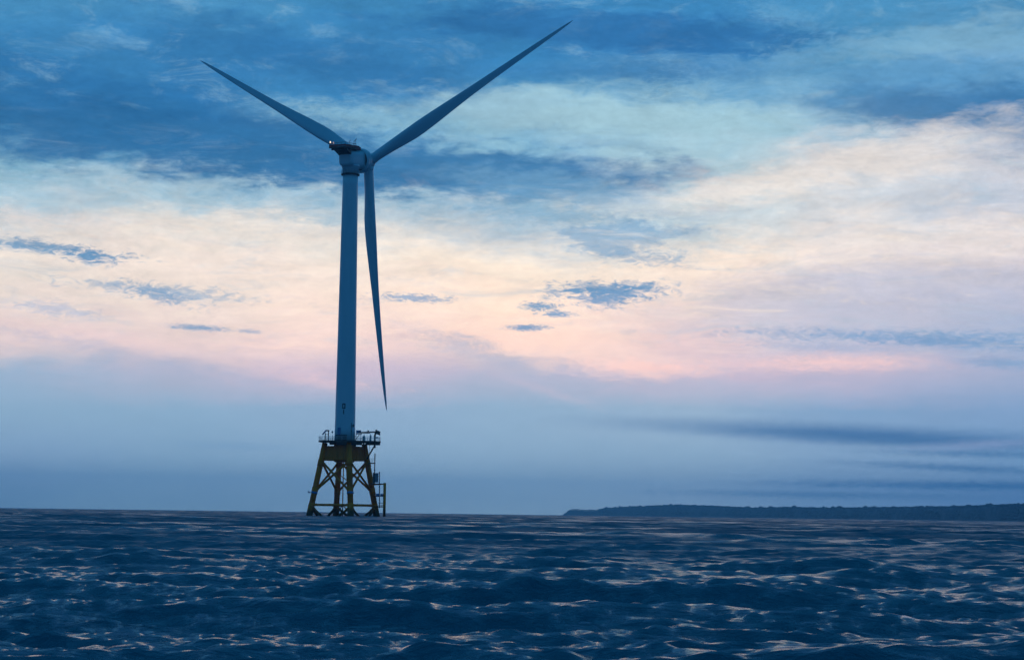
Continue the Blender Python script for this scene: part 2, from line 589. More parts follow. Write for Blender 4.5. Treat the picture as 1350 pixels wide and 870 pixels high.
    def wm(n, b):
        g = n.n('ShaderNodeNewGeometry').outputs['Position']
        n1 = n.noise(n.mapping(g, rot=(0, 0, R(12)), scale=(.75, 1.25, 1)), 3.2, 6, .62, .35)
        n2 = n.noise(n.mapping(g, rot=(0, 0, R(-20)), scale=(.8, 1.3, 1)), 1.05, 5, .6, .5)
        bp = n.n('ShaderNodeBump')
        bp.inputs['Strength'].default_value = 1.0
        bp.inputs['Distance'].default_value = 1.0
        hgt = n.math('ADD', n.math('MULTIPLY', n1, BUMP1), n.math('MULTIPLY', n2, BUMP2))
        n.l(hgt, bp.inputs['Height'])
        # gusts: patches and streaks of rougher and calmer water
        gu = n.noise(n.mapping(g, loc=(9, 3, 0), rot=(0, 0, R(5)), scale=(.45, 1, 1)), .05, 9, .72, .3)
        gust = n.rng(gu, .36, .64, .3, 1.7)
        # capillary ripples: a slope field added to the wave's own normal
        rx = n.n('ShaderNodeTexNoise')
        n.l(n.mapping(g, rot=(0, 0, R(8)), scale=(.55, 1.0, 1)), rx.inputs['Vector'])
        rx.inputs['Scale'].default_value = 4.0
        rx.inputs['Detail'].default_value = 7
        rx.inputs['Roughness'].default_value = .7
        rx.inputs['Distortion'].default_value = .4
        v1 = n.n('ShaderNodeVectorMath', operation='SUBTRACT')
        n.l(rx.outputs['Color'], v1.inputs[0])
        v1.inputs[1].default_value = (.5, .5, .5)
        v2 = n.n('ShaderNodeVectorMath', operation='MULTIPLY')
        n.l(v1.outputs[0], v2.inputs[0])
        v2.inputs[1].default_value = (RIP * .7, RIP, 0)
        v5 = n.n('ShaderNodeVectorMath', operation='SCALE')
        n.l(v2.outputs[0], v5.inputs[0])
        n.l(n.math('MULTIPLY', gust, n.rng(n.n('ShaderNodeAttribute', attribute_name='chop').outputs['Fac'], .2, .39, 1.0, .5)), v5.inputs['Scale'])
        v3 = n.n('ShaderNodeVectorMath', operation='ADD')
        n.l(bp.outputs[0], v3.inputs[0])
        n.l(v5.outputs[0], v3.inputs[1])
        v4 = n.n('ShaderNodeVectorMath', operation='NORMALIZE')
        n.l(v3.outputs[0], v4.inputs[0])
        n.l(v4.outputs[0], b.inputs['Normal'])
        fa = n.n('ShaderNodeAttribute', attribute_name='foam').outputs['Fac']
        ff = n.math('MULTIPLY', fa, n.rng(n.noise(g, 7, 6, .7, .3), .40, .56))
        ff = n.math('MINIMUM', ff, 1.0)
        n.l(n.mix(ff, WATER_BASE, (.7, .76, .8, 1)), b.inputs['Base Color'])
        ch = n.n('ShaderNodeAttribute', attribute_name='chop').outputs['Fac']
        ro = n.math('POWER', n.math('MULTIPLY_ADD', n.math('POWER', n.math('MAXIMUM', n.math('SUBTRACT', ch, .19), 0.0), 2.0), n.math('MULTIPLY', n.math('MULTIPLY', gust, gust), 11.0), .008), .5)
        n.l(n.math('MULTIPLY_ADD', ff, .5, ro), b.inputs['Roughness'])
    me.materials.append(principled('sea_water', wm, IOR=1.333))
    return ob


SEA_SLOPE = .355
BUMP1, BUMP2 = .12, .09
RIP = 1.75
WATER_BASE = (.014, .105, .150, 1)
GROUPS = [(6.7, 35, 1.3, 3.2, .19), (3.9, 37, 1.0, 2.8, .13), (-3.6, 30, .9, 2.6, .10), (-8.6, 42, 1.5, 3.4, .12), (2.3, 52, 1.6, 3.6, .13), (-1.5, 21, .8, 2.0, .09), (9.5, 60, 2.0, 4, .14), (-14, 75, 3, 5, .16), (14, 95, 4, 5, .17), (-4, 110, 4, 5, .17)]
FOAM = [(-2.2, 42.6, .22, .5, 1.1), (-2.75, 41.8, .14, .4, .9), (-1.7, 43.2, .3, .25, .6)]
for lx_, ly_ in ((9.5, 2), (2.1, -9.3), (-9.3, -2.1), (-2.1, 9.3), (11.5, -3)):      # wash round the turbine's legs
    FOAM.append((-46.03 + lx_ + .0871 * -ly_, 527 + ly_ + .0871 * lx_, 1.8, 1.8, .7))
build_sea()

# ------------------------------------------------------------------ headland
# (photo column, height of the skyline above the waterline in px, distance in m)
PROF = [(742, 0, 9300), (748, 4, 9200), (753, 8.6, 9100), (762, 8.2, 9000), (775, 7.4, 8900), (790, 8.2, 8750), (802, 10.5, 8650), (850, 14, 8200),
        (900, 16, 7800), (950, 15, 7400), (1000, 13.5, 7000), (1040, 15, 6750), (1080, 14.5, 6450), (1130, 15.5, 6150), (1200, 17, 5750),
        (1270, 19, 5400), (1320, 21.5, 5150), (1350, 23, 5000), (1450, 24, 4600), (1600, 22, 4200), (1800, 20, 3900)]


def build_land():
    xs = np.arange(742, 1800, 2.0)
    px, ph_, pd = (np.array([p[i] for p in PROF], float) for i in range(3))
    hh = np.interp(xs, px, ph_)
    dd = np.interp(xs, px, pd)
    rnd = np.random.default_rng(5)
    az_ = np.arctan((xs - 675) / 2500)
    H = hh * dd / 2500
    jitter = np.interp(xs, xs[::6], rnd.normal(0, 1, len(xs[::6])))
    cross = [(-.02, -1.5), (0, .3), (.25, .16), (.6, .52), (.85, .8), (1, .93), (1.5, .97), (6, 1.0), (14, .9), (18, .2), (19, -.1)]
    vs, fs = [], []
    for i, (a, d, h_) in enumerate(zip(az_, dd, H)):
        for q, (t, z) in enumerate(cross):
            rough = 0 if q < 2 else rnd.normal(0, 1)
            dist = d + t * 55 + (jitter[i] * 12 if q < 6 else 0) + rough * 4
            hz = -1.5 if q == 0 else (.3 if q == 1 else max(.4, (h_ - 4 if h_ > 12 * .0 else h_) * z + rough * (.9 if q in (3, 4, 5) else .5)))
            hz = min(hz, max(.5, h_ - 1.5)) if q > 1 else hz
            if q == len(cross) - 1:
                hz = -1.5
            vs.append((math.sin(a) * dist, math.cos(a) * dist, hz))
    m = len(cross)
    for i in range(len(xs) - 1):
        for q in range(m - 1):
            fs.append((i * m + q, (i + 1) * m + q, (i + 1) * m + q + 1, i * m + q + 1))
    mb = MB()
    mb.add(vs, fs, False)

    def bl(n, b):
        g = n.n('ShaderNodeNewGeometry').outputs['Position']
        f1 = n.rng(n.noise(g, .02, 6, .6), .42, .62)
        n.l(n.mix(f1, (.012, .02, .02, 1), (.045, .045, .045, 1)), b.inputs['Base Color'])
    ob = mb.build('headland', principled('bluff_ground', bl, Roughness=.95))
    ob['kind'] = 'structure'

    # wood along the top of the bluff: small clumps of leaf-sized faces far off
    wb = MB()
    for _ in range(4200):
        x = random.uniform(790, 1780) if random.random() > .03 else random.uniform(757, 792)
        h_ = float(np.interp(x, px, ph_))
        d = float(np.interp(x, px, pd))
        a = math.atan((x - 675) / 2500)
        top = h_ * d / 2500
        face = random.random() < .4
        if face:
            t = random.uniform(10, 50)
            z = top * (t / 60) * random.uniform(.6, .95)
        else:
            t = random.uniform(50, 210)
            z = top - 5
        r = random.uniform(2.5, 5.0)
        if x < 792:
            r *= .5
            z = top - 2.5
        if random.random() < .05 and not face:
            r *= 1.35
            z += 2.0
        n_ = 9
        ctr = Vector((math.sin(a) * (d + t), math.cos(a) * (d + t), z + r * .3))
        rx_ = r * random.uniform(1.0, 1.9)
        vs_, rings = [], [(-.8, .5), (-.1, 1.0), (.5, .8), (.92, .35)]
        for (zz_, rr_) in rings:
            for i in range(n_):
                t_ = 2 * math.pi * i / n_
                w = random.uniform(.75, 1.2)
                vs_.append(ctr + Vector((math.cos(t_) * rx_ * rr_ * w, math.sin(t_) * rx_ * rr_ * w, zz_ * r * random.uniform(.85, 1.15))))
        fs_ = []
        for k_ in range(3):
            for i in range(n_):
                j = (i + 1) % n_
                fs_.append((k_ * n_ + i, k_ * n_ + j, (k_ + 1) * n_ + j, (k_ + 1) * n_ + i))
        fs_.append(tuple(3 * n_ + i for i in range(n_)))
        wb.add(vs_, fs_, False)

    def wl(n, b):
        g = n.n('ShaderNodeNewGeometry').outputs['Position']
        n.l(n.mix(n.rng(n.noise(g, .08, 4, .6), .35, .65), (.008, .018, .016, 1), (.018, .032, .026, 1)), b.inputs['Base Color'])
    wo_ = wb.build('woodland', principled('woodland_leaves', wl, Roughness=.9))
    wo_['kind'] = 'stuff'
    wo_['label'] = 'dark far-off wood covering the top of the low headland on the horizon'
    wo_['category'] = 'woodland'


build_land()

# ------------------------------------------------------------------ wind turbine
TX, TY = -46.03, 527.0
RZ = math.atan2(-TX, TY)
T = bpy.data.objects.new('wind_turbine', None)
COL.objects.link(T)
T.location = (TX, TY, 0)
T.rotation_euler = (0, 0, RZ)
T.empty_display_size = 5
T['label'] = 'tall pale wind turbine on a yellow lattice jacket standing in the sea'
T['category'] = 'wind turbine'

Z_DECK = 20.75
# --- tower
tw = MB().lathe([(2.86 + (2.12 - 2.86) * i / 24, Z_DECK + (95.6 - Z_DECK) * i / 24) for i in range(25)], 72)
for zf in (40, 60, 79):
    r_ = 2.86 + (2.12 - 2.86) * (zf - Z_DECK) / (95.6 - Z_DECK)
    tw.lathe([(r_ + .012, zf - .05), (r_ + .012, zf + .05)], 72)
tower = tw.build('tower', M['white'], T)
d = MB()
d.box((-1.62, -2.36, Z_DECK + 2.55), (.95, .12, 2.2), Matrix.Rotation(R(-34), 3, 'Z'))
door = d.build('door', M['blue'], tower, 'dark blue door at the foot of the tower')
# the small black mark on the tower: an upright ring above a short stroke
mk = MB()


def on_tower(u, z, r_off=.012):
    rad = 2.86 + (2.12 - 2.86) * (z - Z_DECK) / (95.6 - Z_DECK) + r_off
    a = u / rad
    return Vector((rad * math.sin(a), -rad * math.cos(a), z))


def strip(u0, u1, z0, z1, nn=4):
    vs = []
    for r_off in (.004, .03):
        for i in range(nn + 1):
            u = u0 + (u1 - u0) * i / nn
            vs += [on_tower(u, z0, r_off), on_tower(u, z1, r_off)]
    k = 2 * (nn + 1)
    fs = []
    for i in range(nn):
        a = 2 * i
        fs += [(k + a, k + a + 2, k + a + 3, k + a + 1), (a, a + 1, a + 3, a + 2), (a, a + 2, k + a + 2, k + a), (a + 1, k + a + 1, k + a + 3, a + 3)]
    fs += [(0, k, k + 1, 1), (2 * nn, 2 * nn + 1, k + 2 * nn + 1, k + 2 * nn)]
    mk.add(vs, fs)


mz = 29.6
strip(-.90, -.62, mz, mz + 1.45)
strip(-.30, -.02, mz, mz + 1.45)
strip(-.62, -.30, mz + 1.2, mz + 1.47)
strip(-.62, -.30, mz - .02, mz + .25)
strip(-.62, -.36, mz - 1.45, mz - .22)
mk.build('number_mark', M['black'], tower)
cab = MB()
cab.path([on_tower(1.9, 21, .1), on_tower(1.9, 25.8, .1)], .06)
for z_ in (22, 23.5, 25):
    cab.box(on_tower(1.9, z_, .08), (.3, .3, .12))
cab.box(on_tower(2.6, 25.0, .15), (.35, .35, .7))
cab.build('cable_duct', M['dark'], tower)

# --- yaw collar and its gallery
gal = MB().lathe([(2.5, 95.35), (2.62, 95.4), (2.62, 95.72), (2.5, 95.75)], 56)
gal.build('gallery', M['dark'], T)
col_ = MB().lathe([(2.28, 95.76), (2.28, 97.35), (2.36, 97.4), (2.36, 97.62), (2.5, 97.7), (2.55, 98.3)], 56)
col_.build('yaw_collar', M['white'], T)
gr = MB()
for i in range(20):
    t_ = 2 * math.pi * i / 20
    p = Vector((2.58 * math.cos(t_), 2.58 * math.sin(t_), 95.7))
    gr.tube(p, p + Vector((0, 0, 1.0)), .03, n=5)
for z_ in (96.2, 96.7):
    pts = [Vector((2.58 * math.cos(2 * math.pi * i / 32), 2.58 * math.sin(2 * math.pi * i / 32), z_)) for i in range(33)]
    gr.path(pts, .025, 5)
gr.build('gallery_rail', M['galv'], T)

# --- nacelle frame: local axis a points to the rotor (right and away), u up, p sideways
PSI = .444 + RZ
TAU = .090
A_ = Vector((math.sin(PSI) * math.cos(TAU), math.cos(PSI) * math.cos(TAU), math.sin(TAU)))
P_ = Vector((math.cos(PSI), -math.sin(PSI), 0))
U_ = P_.cross(A_).normalized()
ORG = Vector((0, 0, 100.0))


def nac(o_, p_, u_):
    return ORG + A_ * o_ + P_ * p_ + U_ * u_


M3 = Matrix((P_, A_, U_)).transposed()
nb = MB()
# rounded-section body lofted along the axis: (o, half width, bottom, top)
secs = [(-3.4, 1.5, -1.5, 1.6), (-3.1, 2.0, -2.1, 2.0), (-2.0, 2.3, -2.3, 2.2), (0.5, 2.4, -2.4, 2.3), (2.6, 2.5, -2.5, 2.4), (3.7, 2.7, -2.8, 2.7)]
nn = 28
vs = []
for (o_, hw, bt, tp) in secs:
    for i in range(nn):
        t_ = 2 * math.pi * i / nn
        cx_, sx_ = math.cos(t_), math.sin(t_)
        e_ = .55
        x_ = math.copysign(abs(cx_) ** e_, cx_) * hw
        y_ = math.copysign(abs(sx_) ** e_, sx_)
        y_ = (bt + tp) / 2 + y_ * (tp - bt) / 2
        vs.append(nac(o_, x_, y_))
fs = []
for k_ in range(len(secs) - 1):
    for i in range(nn):
        j = (i + 1) % nn
        fs.append((k_ * nn + i, k_ * nn + j, (k_ + 1) * nn + j, (k_ + 1) * nn + i))
nb.add(vs, fs, True)
nb.f += [tuple(reversed(range(nn))), tuple((len(secs) - 1) * nn + i for i in range(nn))]
nb.s += [False, False]
nacelle = nb.build('nacelle', M['white'], T)
# generator drum
gm = Matrix.Translation(nac(0, 0, 0)) @ M3.to_4x4() @ Matrix.Rotation(-math.pi / 2, 4, 'X')
MB().lathe([(2.9, 3.65), (3.4, 3.85), (3.5, 4.1), (3.5, 4.8), (3.45, 4.85), (3.45, 4.98), (3.5, 5.03), (3.5, 6.1), (3.3, 6.4), (2.4, 6.7)], 64, gm).build('generator', M['white'], T)
gk = MB()
gk.lathe([(2.95, 3.56), (3.1, 3.65), (3.1, 3.75)], 48, gm)
gk.build('generator_seal', M['dark'], T)
# hub with nose
MB().lathe([(1.7, 6.6), (1.85, 7.4), (1.95, 8.6), (1.95, 10.4), (1.75, 11.0), (1.3, 11.5), (.7, 11.8), (.15, 11.9)], 48, gm).build('hub', M['white'], T)

# hoist platform over the nacelle's tail
pf = MB()
pf.box(nac(-4.3, 0, 2.75), (5.3, 6.2, .32), M3)
for p_, hw_ in ((0, 2.0),):       # the tapered bracket that carries it
    q = [nac(-6.6, p_ - hw_, 2.6), nac(-6.6, p_ + hw_, 2.6), nac(-3.1, p_ + hw_, .9), nac(-3.1, p_ - hw_, .9), nac(-3.1, p_ - hw_, 2.6), nac(-3.1, p_ + hw_, 2.6)]
    pf.add(q, [(0, 3, 4), (1, 5, 2), (0, 1, 2, 3), (3, 2, 5, 4), (0, 4, 5, 1)])
pf.box(nac(-6.2, 0, 2.35), (5.0, .25, .5), M3)
pf.box(nac(-4.6, 0, 2.35), (5.0, .25, .5), M3)
plat = pf.build('hoist_platform', M['dark'], nacelle, 'dark hoist platform over the tail of the nacelle')
rl = MB()
cor = [(-7.3, -2.6), (-7.3, 2.6), (-1.3, 2.6), (-1.3, -2.6), (-7.3, -2.6)]
for (a0, a1) in zip(cor, cor[1:]):
    for h_ in (.55, 1.1):
        rl.tube(nac(a0[0], a0[1], 2.9 + h_), nac(a1[0], a1[1], 2.9 + h_), .05, n=6)
    for k_ in range(5):
        t_ = k_ / 4
        o_, p_ = a0[0] + (a1[0] - a0[0]) * t_, a0[1] + (a1[1] - a0[1]) * t_
        rl.tube(nac(o_, p_, 2.9), nac(o_, p_, 4.0), .045, n=6)
rl.box(nac(-7.3, 0, 3.2), (5.1, .05, .45), M3)
rl.box(nac(-4.3, 2.6, 3.2), (.05, 5.8, .45), M3)
rl.box(nac(-4.3, -2.6, 3.2), (.05, 5.8, .45), M3)
rl.build('platform_rail', M['red'], nacelle, 'dark red rail round the hoist platform')
ck = MB()
ck.box(nac(.6, 0, 2.95), (4.3, 3.0, .9), M3)
ck.box(nac(.6, 0, 3.5), (3.8, 2.4, .35), M3)
for k_ in range(6):
    ck.box(nac(-.6 + k_ * .48, 0, 3.72), (3.6, .08, .12), M3)
ck.build('cooler', M['red'], nacelle, 'dark red cooler on the roof of the nacelle')
ms = MB()
for (o_, p_, h_) in ((1.6, -1.2, 2.0), (2.3, .4, 2.4), (-1.0, 1.8, 1.5)):
    ms = MB()
    ms.tube(nac(o_, p_, 2.5), nac(o_, p_, 3.3 + h_), .055, n=6)
    ms.box(nac(o_, p_, 3.3 + h_), (.5, .08, .08), M3)
    ms.tube(nac(o_, p_ + .25, 3.3 + h_), nac(o_, p_ + .25, 3.65 + h_), .07, n=6)
    ms.build('wind_mast', M['dark'], nacelle)
for (o_, p_, r_, mt) in ((-7.05, -2.35, .17, 'lamp'), (-5.2, -2.45, .16, 'lamp')):
    lb = MB()
    mt4 = Matrix.Translation(nac(o_, p_, 4.05)) @ M3.to_4x4()
    lb.lathe([(r_ * .6, 0), (r_, .1), (r_, .35), (r_ * .6, .5)], 14, mt4)
    l_ = lb.build('warning_light', M[mt], nacelle, 'lit white warning light on the rail' if r_ > .165 else 'faint warning light on the rail')
dim = bpy.data.materials['lamp_glow'].copy()
dim.name = 'dim_lamp_glow'
for nd in dim.node_tree.nodes:
    if nd.type == 'EMISSION':
        nd.inputs[0].default_value = (1, .75, .8, 1)
        nd.inputs[1].default_value = .55
l_.data.materials[0] = dim

# --- blades
RB, OFF, OH = 71.29, 7.25, 9.93


def interp(x, pts):
    for (x0, y0), (x1, y1) in zip(pts, pts[1:]):
        if x <= x1:
            t = (x - x0) / (x1 - x0)
            return y0 + (y1 - y0) * t
    return pts[-1][1]


def blade_mesh():
    chord = [(1.5, 2.75), (4, 2.8), (8, 3.1), (12, 3.55), (16, 3.95), (19, 4.0), (24, 3.7), (30, 3.1), (37, 2.45), (44, 2.05), (53, 1.6), (60, 1.25), (66, .85), (69.5, .5), (71, .2), (71.29, .06)]
    thick = [(1.5, 1.0), (4, .98), (8, .78), (12, .58), (16, .44), (20, .36), (30, .28), (45, .22), (60, .19), (71.3, .17)]
    circ = [(1.5, 1), (4, .95), (8, .6), (12, .25), (16, 0), (80, 0)]
    twist = [(1.5, 14), (12, 12), (20, 9), (35, 5), (55, 1.5), (71.3, -1)]
    n_ = 40
    ns = 110
    vs, fs = [], []
    for k_ in range(ns):
        t = k_ / (ns - 1)
        r = 1.5 + (RB - 1.5) * (1 - (1 - t) ** 1.35)
        c_, th_, ci, tw = interp(r, chord), interp(r, thick), interp(r, circ), R(interp(r, twist))
        le = -c_ * (.5 * ci + .36 * (1 - ci))
        ax = OFF * (r / RB) ** 1.45
        for i in range(n_):
            a = 2 * math.pi * i / n_
            xc = .5 * (1 - math.cos(a))
            up = 1 if a < math.pi else -1
            yt = 5 * th_ * (.2969 * math.sqrt(xc) - .1260 * xc - .3516 * xc ** 2 + .2843 * xc ** 3 - .1015 * xc ** 4)
            camb = .03 * (1 - (2 * xc - 1) ** 2)
            ya = (camb + up * yt) * c_
            yc = up * math.sqrt(max(0, .25 - (xc - .5) ** 2)) * c_ * th_
            y_ = ya * (1 - ci) + yc * ci
            x_ = le + xc * c_
            xr = x_ * math.cos(tw) - y_ * math.sin(tw)
            yr = x_ * math.sin(tw) + y_ * math.cos(tw)
            vs.append((xr, yr + ax, r))
    for k_ in range(ns - 1):
        for i in range(n_):
            j = (i + 1) % n_
            fs.append((k_ * n_ + i, k_ * n_ + j, (k_ + 1) * n_ + j, (k_ + 1) * n_ + i))
    mb = MB()
    mb.add(vs, fs, True)
    mb.f += [tuple(reversed(range(n_))), tuple((ns - 1) * n_ + i for i in range(n_))]
    mb.s += [False, False]
    mb.lathe([(1.5, 1.3), (1.5, 2.3), (1.42, 2.4)], 40)
    return mb


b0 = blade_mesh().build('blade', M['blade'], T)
for k_, deg in enumerate((150, 30, 270)):
    b = b0 if k_ == 0 else b0.copy()
    if k_:
        COL.objects.link(b)
        b.parent = T
    t = R(deg)
    e_ = P_ * math.cos(t) + U_ * math.sin(t)
    tt = P_ * math.cos(t - math.pi / 2) + U_ * math.sin(t - math.pi / 2)
    mm = Matrix((tt, A_, e_)).transposed().to_4x4()
    mm.translation = nac(OH, 0, 0)
    b.matrix_local = mm

# --- jacket legs
PHI = R(12.5)
RHO0, RHO1, ZTOP = 9.5, 5.55, 20.1


def leg_at(k, z):
    """axis of leg k at height z"""
    a = PHI - k * math.pi / 2        # right, front, left, back
    rho = RHO0 + (RHO1 - RHO0) * z / ZTOP
    return Vector((rho * math.cos(a), rho * math.sin(a), z))


for k_ in range(4):
    lg = MB()
    lg.tube(leg_at(k_, -9), leg_at(k_, 3.0), .90, n=28)
    lg.tube(leg_at(k_, 3.0), leg_at(k_, 3.6), .90, .80, n=28, caps=False)
    lg.tube(leg_at(k_, 3.6), leg_at(k_, ZTOP), .80, .76, n=28)
    for z_, r_ in ((7.0, .88), (14.6, .86)):
        lg.tube(leg_at(k_, z_ - .9), leg_at(k_, z_ + .9), r_, n=28)
    leg = lg.build('leg', M['yellow'], T)
    if k_ in (1, 2):
        z_ = 6.4
        bd = MB()
        bd.tube(leg_at(k_, z_ - .28), leg_at(k_, z_ + .28), .93 if k_ == 1 else .9, n=28)
        if k_ == 2:
            bd.tube(leg_at(k_, z_) + Vector((-.8, -.4, 0)), leg_at(k_, z_) + Vector((-1.5, -.7, .1)), .12, n=8)
            bd.box(leg_at(k_, z_) + Vector((-1.55, -.7, .15)), (.35, .35, .5))
        bd.build('band', M['blue'], leg, 'blue band round the leg')

# braces
for k_ in range(4):
    j_ = (k_ + 1) % 4
    for (a, b, za, zb_, r_) in ((k_, j_, 15.2, 6.7, .30), (j_, k_, 15.2, 6.7, .30), (k_, j_, 3.1, 3.1, .32), (k_, j_, 2.6, -7.5, .36), (j_, k_, 2.6, -7.5, .36)):
        p, q = leg_at(a, za), leg_at(b, zb_)
        br = MB()
        br.tube(p, q, r_, n=16)
        d_ = (q - p).normalized()
        br.tube(p, p + d_ * 1.6, r_ * 1.22, n=16)
        br.tube(q - d_ * 1.6, q, r_ * 1.22, n=16)
        br.build('brace', M['yellow'], T)

# transition piece: tapered box between the legs, drum under the tower
tp = MB()
zt, zb_ = 19.3, 15.5
cor_t = [leg_at(k_, zt) for k_ in range(4)]
cor_b = [leg_at(k_, zb_) * 1.0 for k_ in range(4)]
for q in cor_b:
    q.z = zb_
tp.add(cor_t + cor_b, [(0, 1, 2, 3), (7, 6, 5, 4)] + [(i, 4 + i, 4 + (i + 1) % 4, (i + 1) % 4) for i in range(4)])
tp.lathe([(2.6, 14.9), (2.95, 15.3), (2.95, Z_DECK - .5)], 48)
tr = tp.build('transition_piece', M['ochre'], T)
sf = MB()          # stiffening ribs on its faces
for k_ in range(4):
    j_ = (k_ + 1) % 4
    for t_ in (.2, .4, .6, .8):
        a = cor_t[k_].lerp(cor_t[j_], t_)
        b = cor_b[k_].lerp(cor_b[j_], t_)
        out = ((a + b) / 2)
        out.z = 0
        out.normalize()
        sf.tube(a + out * .03, b + out * .03, .09, n=6)
    sf.tube(cor_b[k_].lerp(cor_b[j_], .05), cor_b[k_].lerp(cor_b[j_], .95), .2, n=8)
a, b = cor_t[1].lerp(cor_t[0], .35), cor_b[1].lerp(cor_b[0], .08)
sf.tube(a + Vector((.3, -.45, .3)), b + Vector((.2, -.4, .4)), .16, n=8)
sf.build('stiffener', M['ochre'], tr)

# deck
DP = [(-7.2, -2.6), (-5.6, -5.4), (-2.2, -7.2), (3.4, -7.2), (6.4, -5.2), (9.9, -4.2), (9.9, 2.4), (7.0, 4.8), (3.2, 7.2), (-3.0, 7.2), (-6.2, 5.0), (-7.2, 2.4)]
dk = MB().prism(DP, Z_DECK - .32, Z_DECK)
# beams under the plate
for x_ in (-5.2, -2.9, 2.9, 5.2):
    dk.box((x_, 0, Z_DECK - .62), (.3, 9.6, .55))
for y_ in (-5.0, -2.4, 2.4, 5.0):
    dk.box((0.3, y_, Z_DECK - .63), (9.0, .28, .5))
dk.box((1.2, -5.75, Z_DECK - .80), (6.6, .35, .85))
dk.box((7.8, -3.2, Z_DECK - .66), (4.0, .3, .55))
dk.box((7.8, 1.4, Z_DECK - .66), (4.0, .3, .55))
deck = dk.build('deck', M['dark'], T, 'dark steel deck at the tower foot')
# railing
rg = MB()
for (a0, a1) in zip(DP, DP[1:] + DP[:1]):
    a0, a1 = Vector((a0[0], a0[1], 0)) * .985, Vector((a1[0], a1[1], 0)) * .985
    ln_ = (a1 - a0).length
    k2 = max(2, round(ln_ / 1.5))
    for h_ in (.4, .75, 1.12):
        rg.tube(a0 + Vector((0, 0, Z_DECK + h_)), a1 + Vector((0, 0, Z_DECK + h_)), .045, n=6)
    for i in range(k2):
        p = a0.lerp(a1, i / k2)
        rg.tube(p + Vector((0, 0, Z_DECK)), p + Vector((0, 0, Z_DECK + 1.12)), .04, n=6)
rg.build('railing', M['galv'], T)
# dark switchgear box before the tower
cb = MB()
cb.box((-.95, -4.6, Z_DECK + .72), (3.1, 1.6, 1.42))
cb.box((-.95, -4.6, Z_DECK + 1.48), (3.25, 1.75, .1))
for i in range(5):
    cb.box((-2.2 + i * .62, -5.42, Z_DECK + .72), (.06, .06, 1.2))
cb.build('equipment_box', M['dark'], T, 'low dark box on the deck before the tower')
# left davit with its blue hood
dv_ = MB()
dv_.tube((-4.5, -4.4, Z_DECK), (-4.5, -4.4, Z_DECK + 2.75), .14, n=10)
dv_.tube((-5.35, -4.4, Z_DECK), (-5.35, -4.4, Z_DECK + 2.0), .12, n=10)
dv_.box((-4.75, -4.4, Z_DECK + 2.65), (1.0, .5, .35))
dv_.box((-4.95, -4.4, Z_DECK + 1.65), (.9, .12, .12))
dav = dv_.build('davit', M['dark'], T)
hd = MB()
hd.add([(-6.3, -4.9, Z_DECK + 1.6), (-6.0, -4.9, Z_DECK + 1.4), (-5.0, -4.9, Z_DECK + 2.6), (-5.3, -4.9, Z_DECK + 2.85),
        (-6.3, -3.9, Z_DECK + 1.6), (-6.0, -3.9, Z_DECK + 1.4), (-5.0, -3.9, Z_DECK + 2.6), (-5.3, -3.9, Z_DECK + 2.85)],
       [(0, 1, 2, 3), (7, 6, 5, 4), (0, 4, 5, 1), (1, 5, 6, 2), (2, 6, 7, 3), (3, 7, 4, 0)])
hd.build('hood', M['blue'], dav, 'tilted blue panel on the left davit')
bp_ = MB()
bp_.tube((-3.45, -4.6, Z_DECK), (-3.45, -4.6, Z_DECK + 2.1), .05, n=6)
bp_.lathe([(.12, 0), (.24, .12), (.24, .35), (.1, .5)], 12, Matrix.Translation((-3.45, -4.6, Z_DECK + 2.05)))
bp_.build('beacon', M['grey'], T)
# right: access platform and stair against the tower
ap = MB()
ap.box((3.75, -1.5, Z_DECK + 1.95), (1.5, 2.0, .14))
for (x_, y_) in ((3.1, -2.4), (4.4, -2.4), (4.4, -.6)):
    ap.tube((x_, y_, Z_DECK), (x_, y_, Z_DECK + 3.05), .05, n=6)
ap.box((3.75, -2.45, Z_DECK + 2.55), (1.4, .06, .85))
ap.build('tower_platform', M['blue'], T, 'small blue platform beside the tower')
sr = MB()
for y_ in (-3.2, -2.5):
    sr.tube((2.7, y_, Z_DECK), (4.2, y_, Z_DECK + 2.0), .09, n=6)
    sr.tube((2.7, y_, Z_DECK + 1.0), (4.2, y_, Z_DECK + 3.0), .04, n=6)
for i in range(8):
    sr.box((2.8 + i * .18, -2.85, Z_DECK + .15 + i * .24), (.22, .66, .05))
sr.build('stair', M['dark'], T)
# light tanks behind the boom
for (x_, r_, h_) in ((5.3, .38, 1.5), (7.1, .26, 1.7)):
    cy = MB()
    cy.lathe([(r_ * .9, 0), (r_, .1), (r_, h_ - .2), (r_ * .5, h_)], 16, Matrix.Translation((x_, -2.2, Z_DECK)))
    cy.tube((x_, -2.2, Z_DECK + h_), (x_, -2.2, Z_DECK + h_ + .5), .06, n=6)
    cy.build('tank', M['galv'], T)
# crane
cr = MB()
cr.tube((8.25, -3.6, Z_DECK - 1.9), (8.25, -3.6, Z_DECK + 1.4), .30, .26, n=14)
cr.tube((8.25, -3.6, Z_DECK + 1.4), (8.5, -3.6, Z_DECK + 2.7), .26, .22, n=14)
crane = cr.build('crane', M['dark'], T, 'dark knuckle crane folded along the right of the deck')
bm_ = MB()
bm_.box((6.5, -3.6, Z_DECK + 2.42), (4.8, .32, .36), Matrix.Rotation(R(-3), 3, 'Y'))
bm_.box((5.3, -3.6, Z_DECK + 2.25), (3.2, .22, .3))
bm_.box((6.4, -3.6, Z_DECK + 2.78), (.45, .35, .3))
bm_.tube((4.6, -3.6, Z_DECK + 2.2), (4.6, -3.6, Z_DECK + 1.75), .08, n=6)
bm_.build('boom', M['dark'], crane)
wn = MB()
wn.box((9.1, -3.6, Z_DECK + 2.35), (1.2, .8, 1.0), Matrix.Rotation(R(18), 3, 'Y'))
wn.box((8.6, -3.6, Z_DECK + 2.95), (.5, .4, .4))
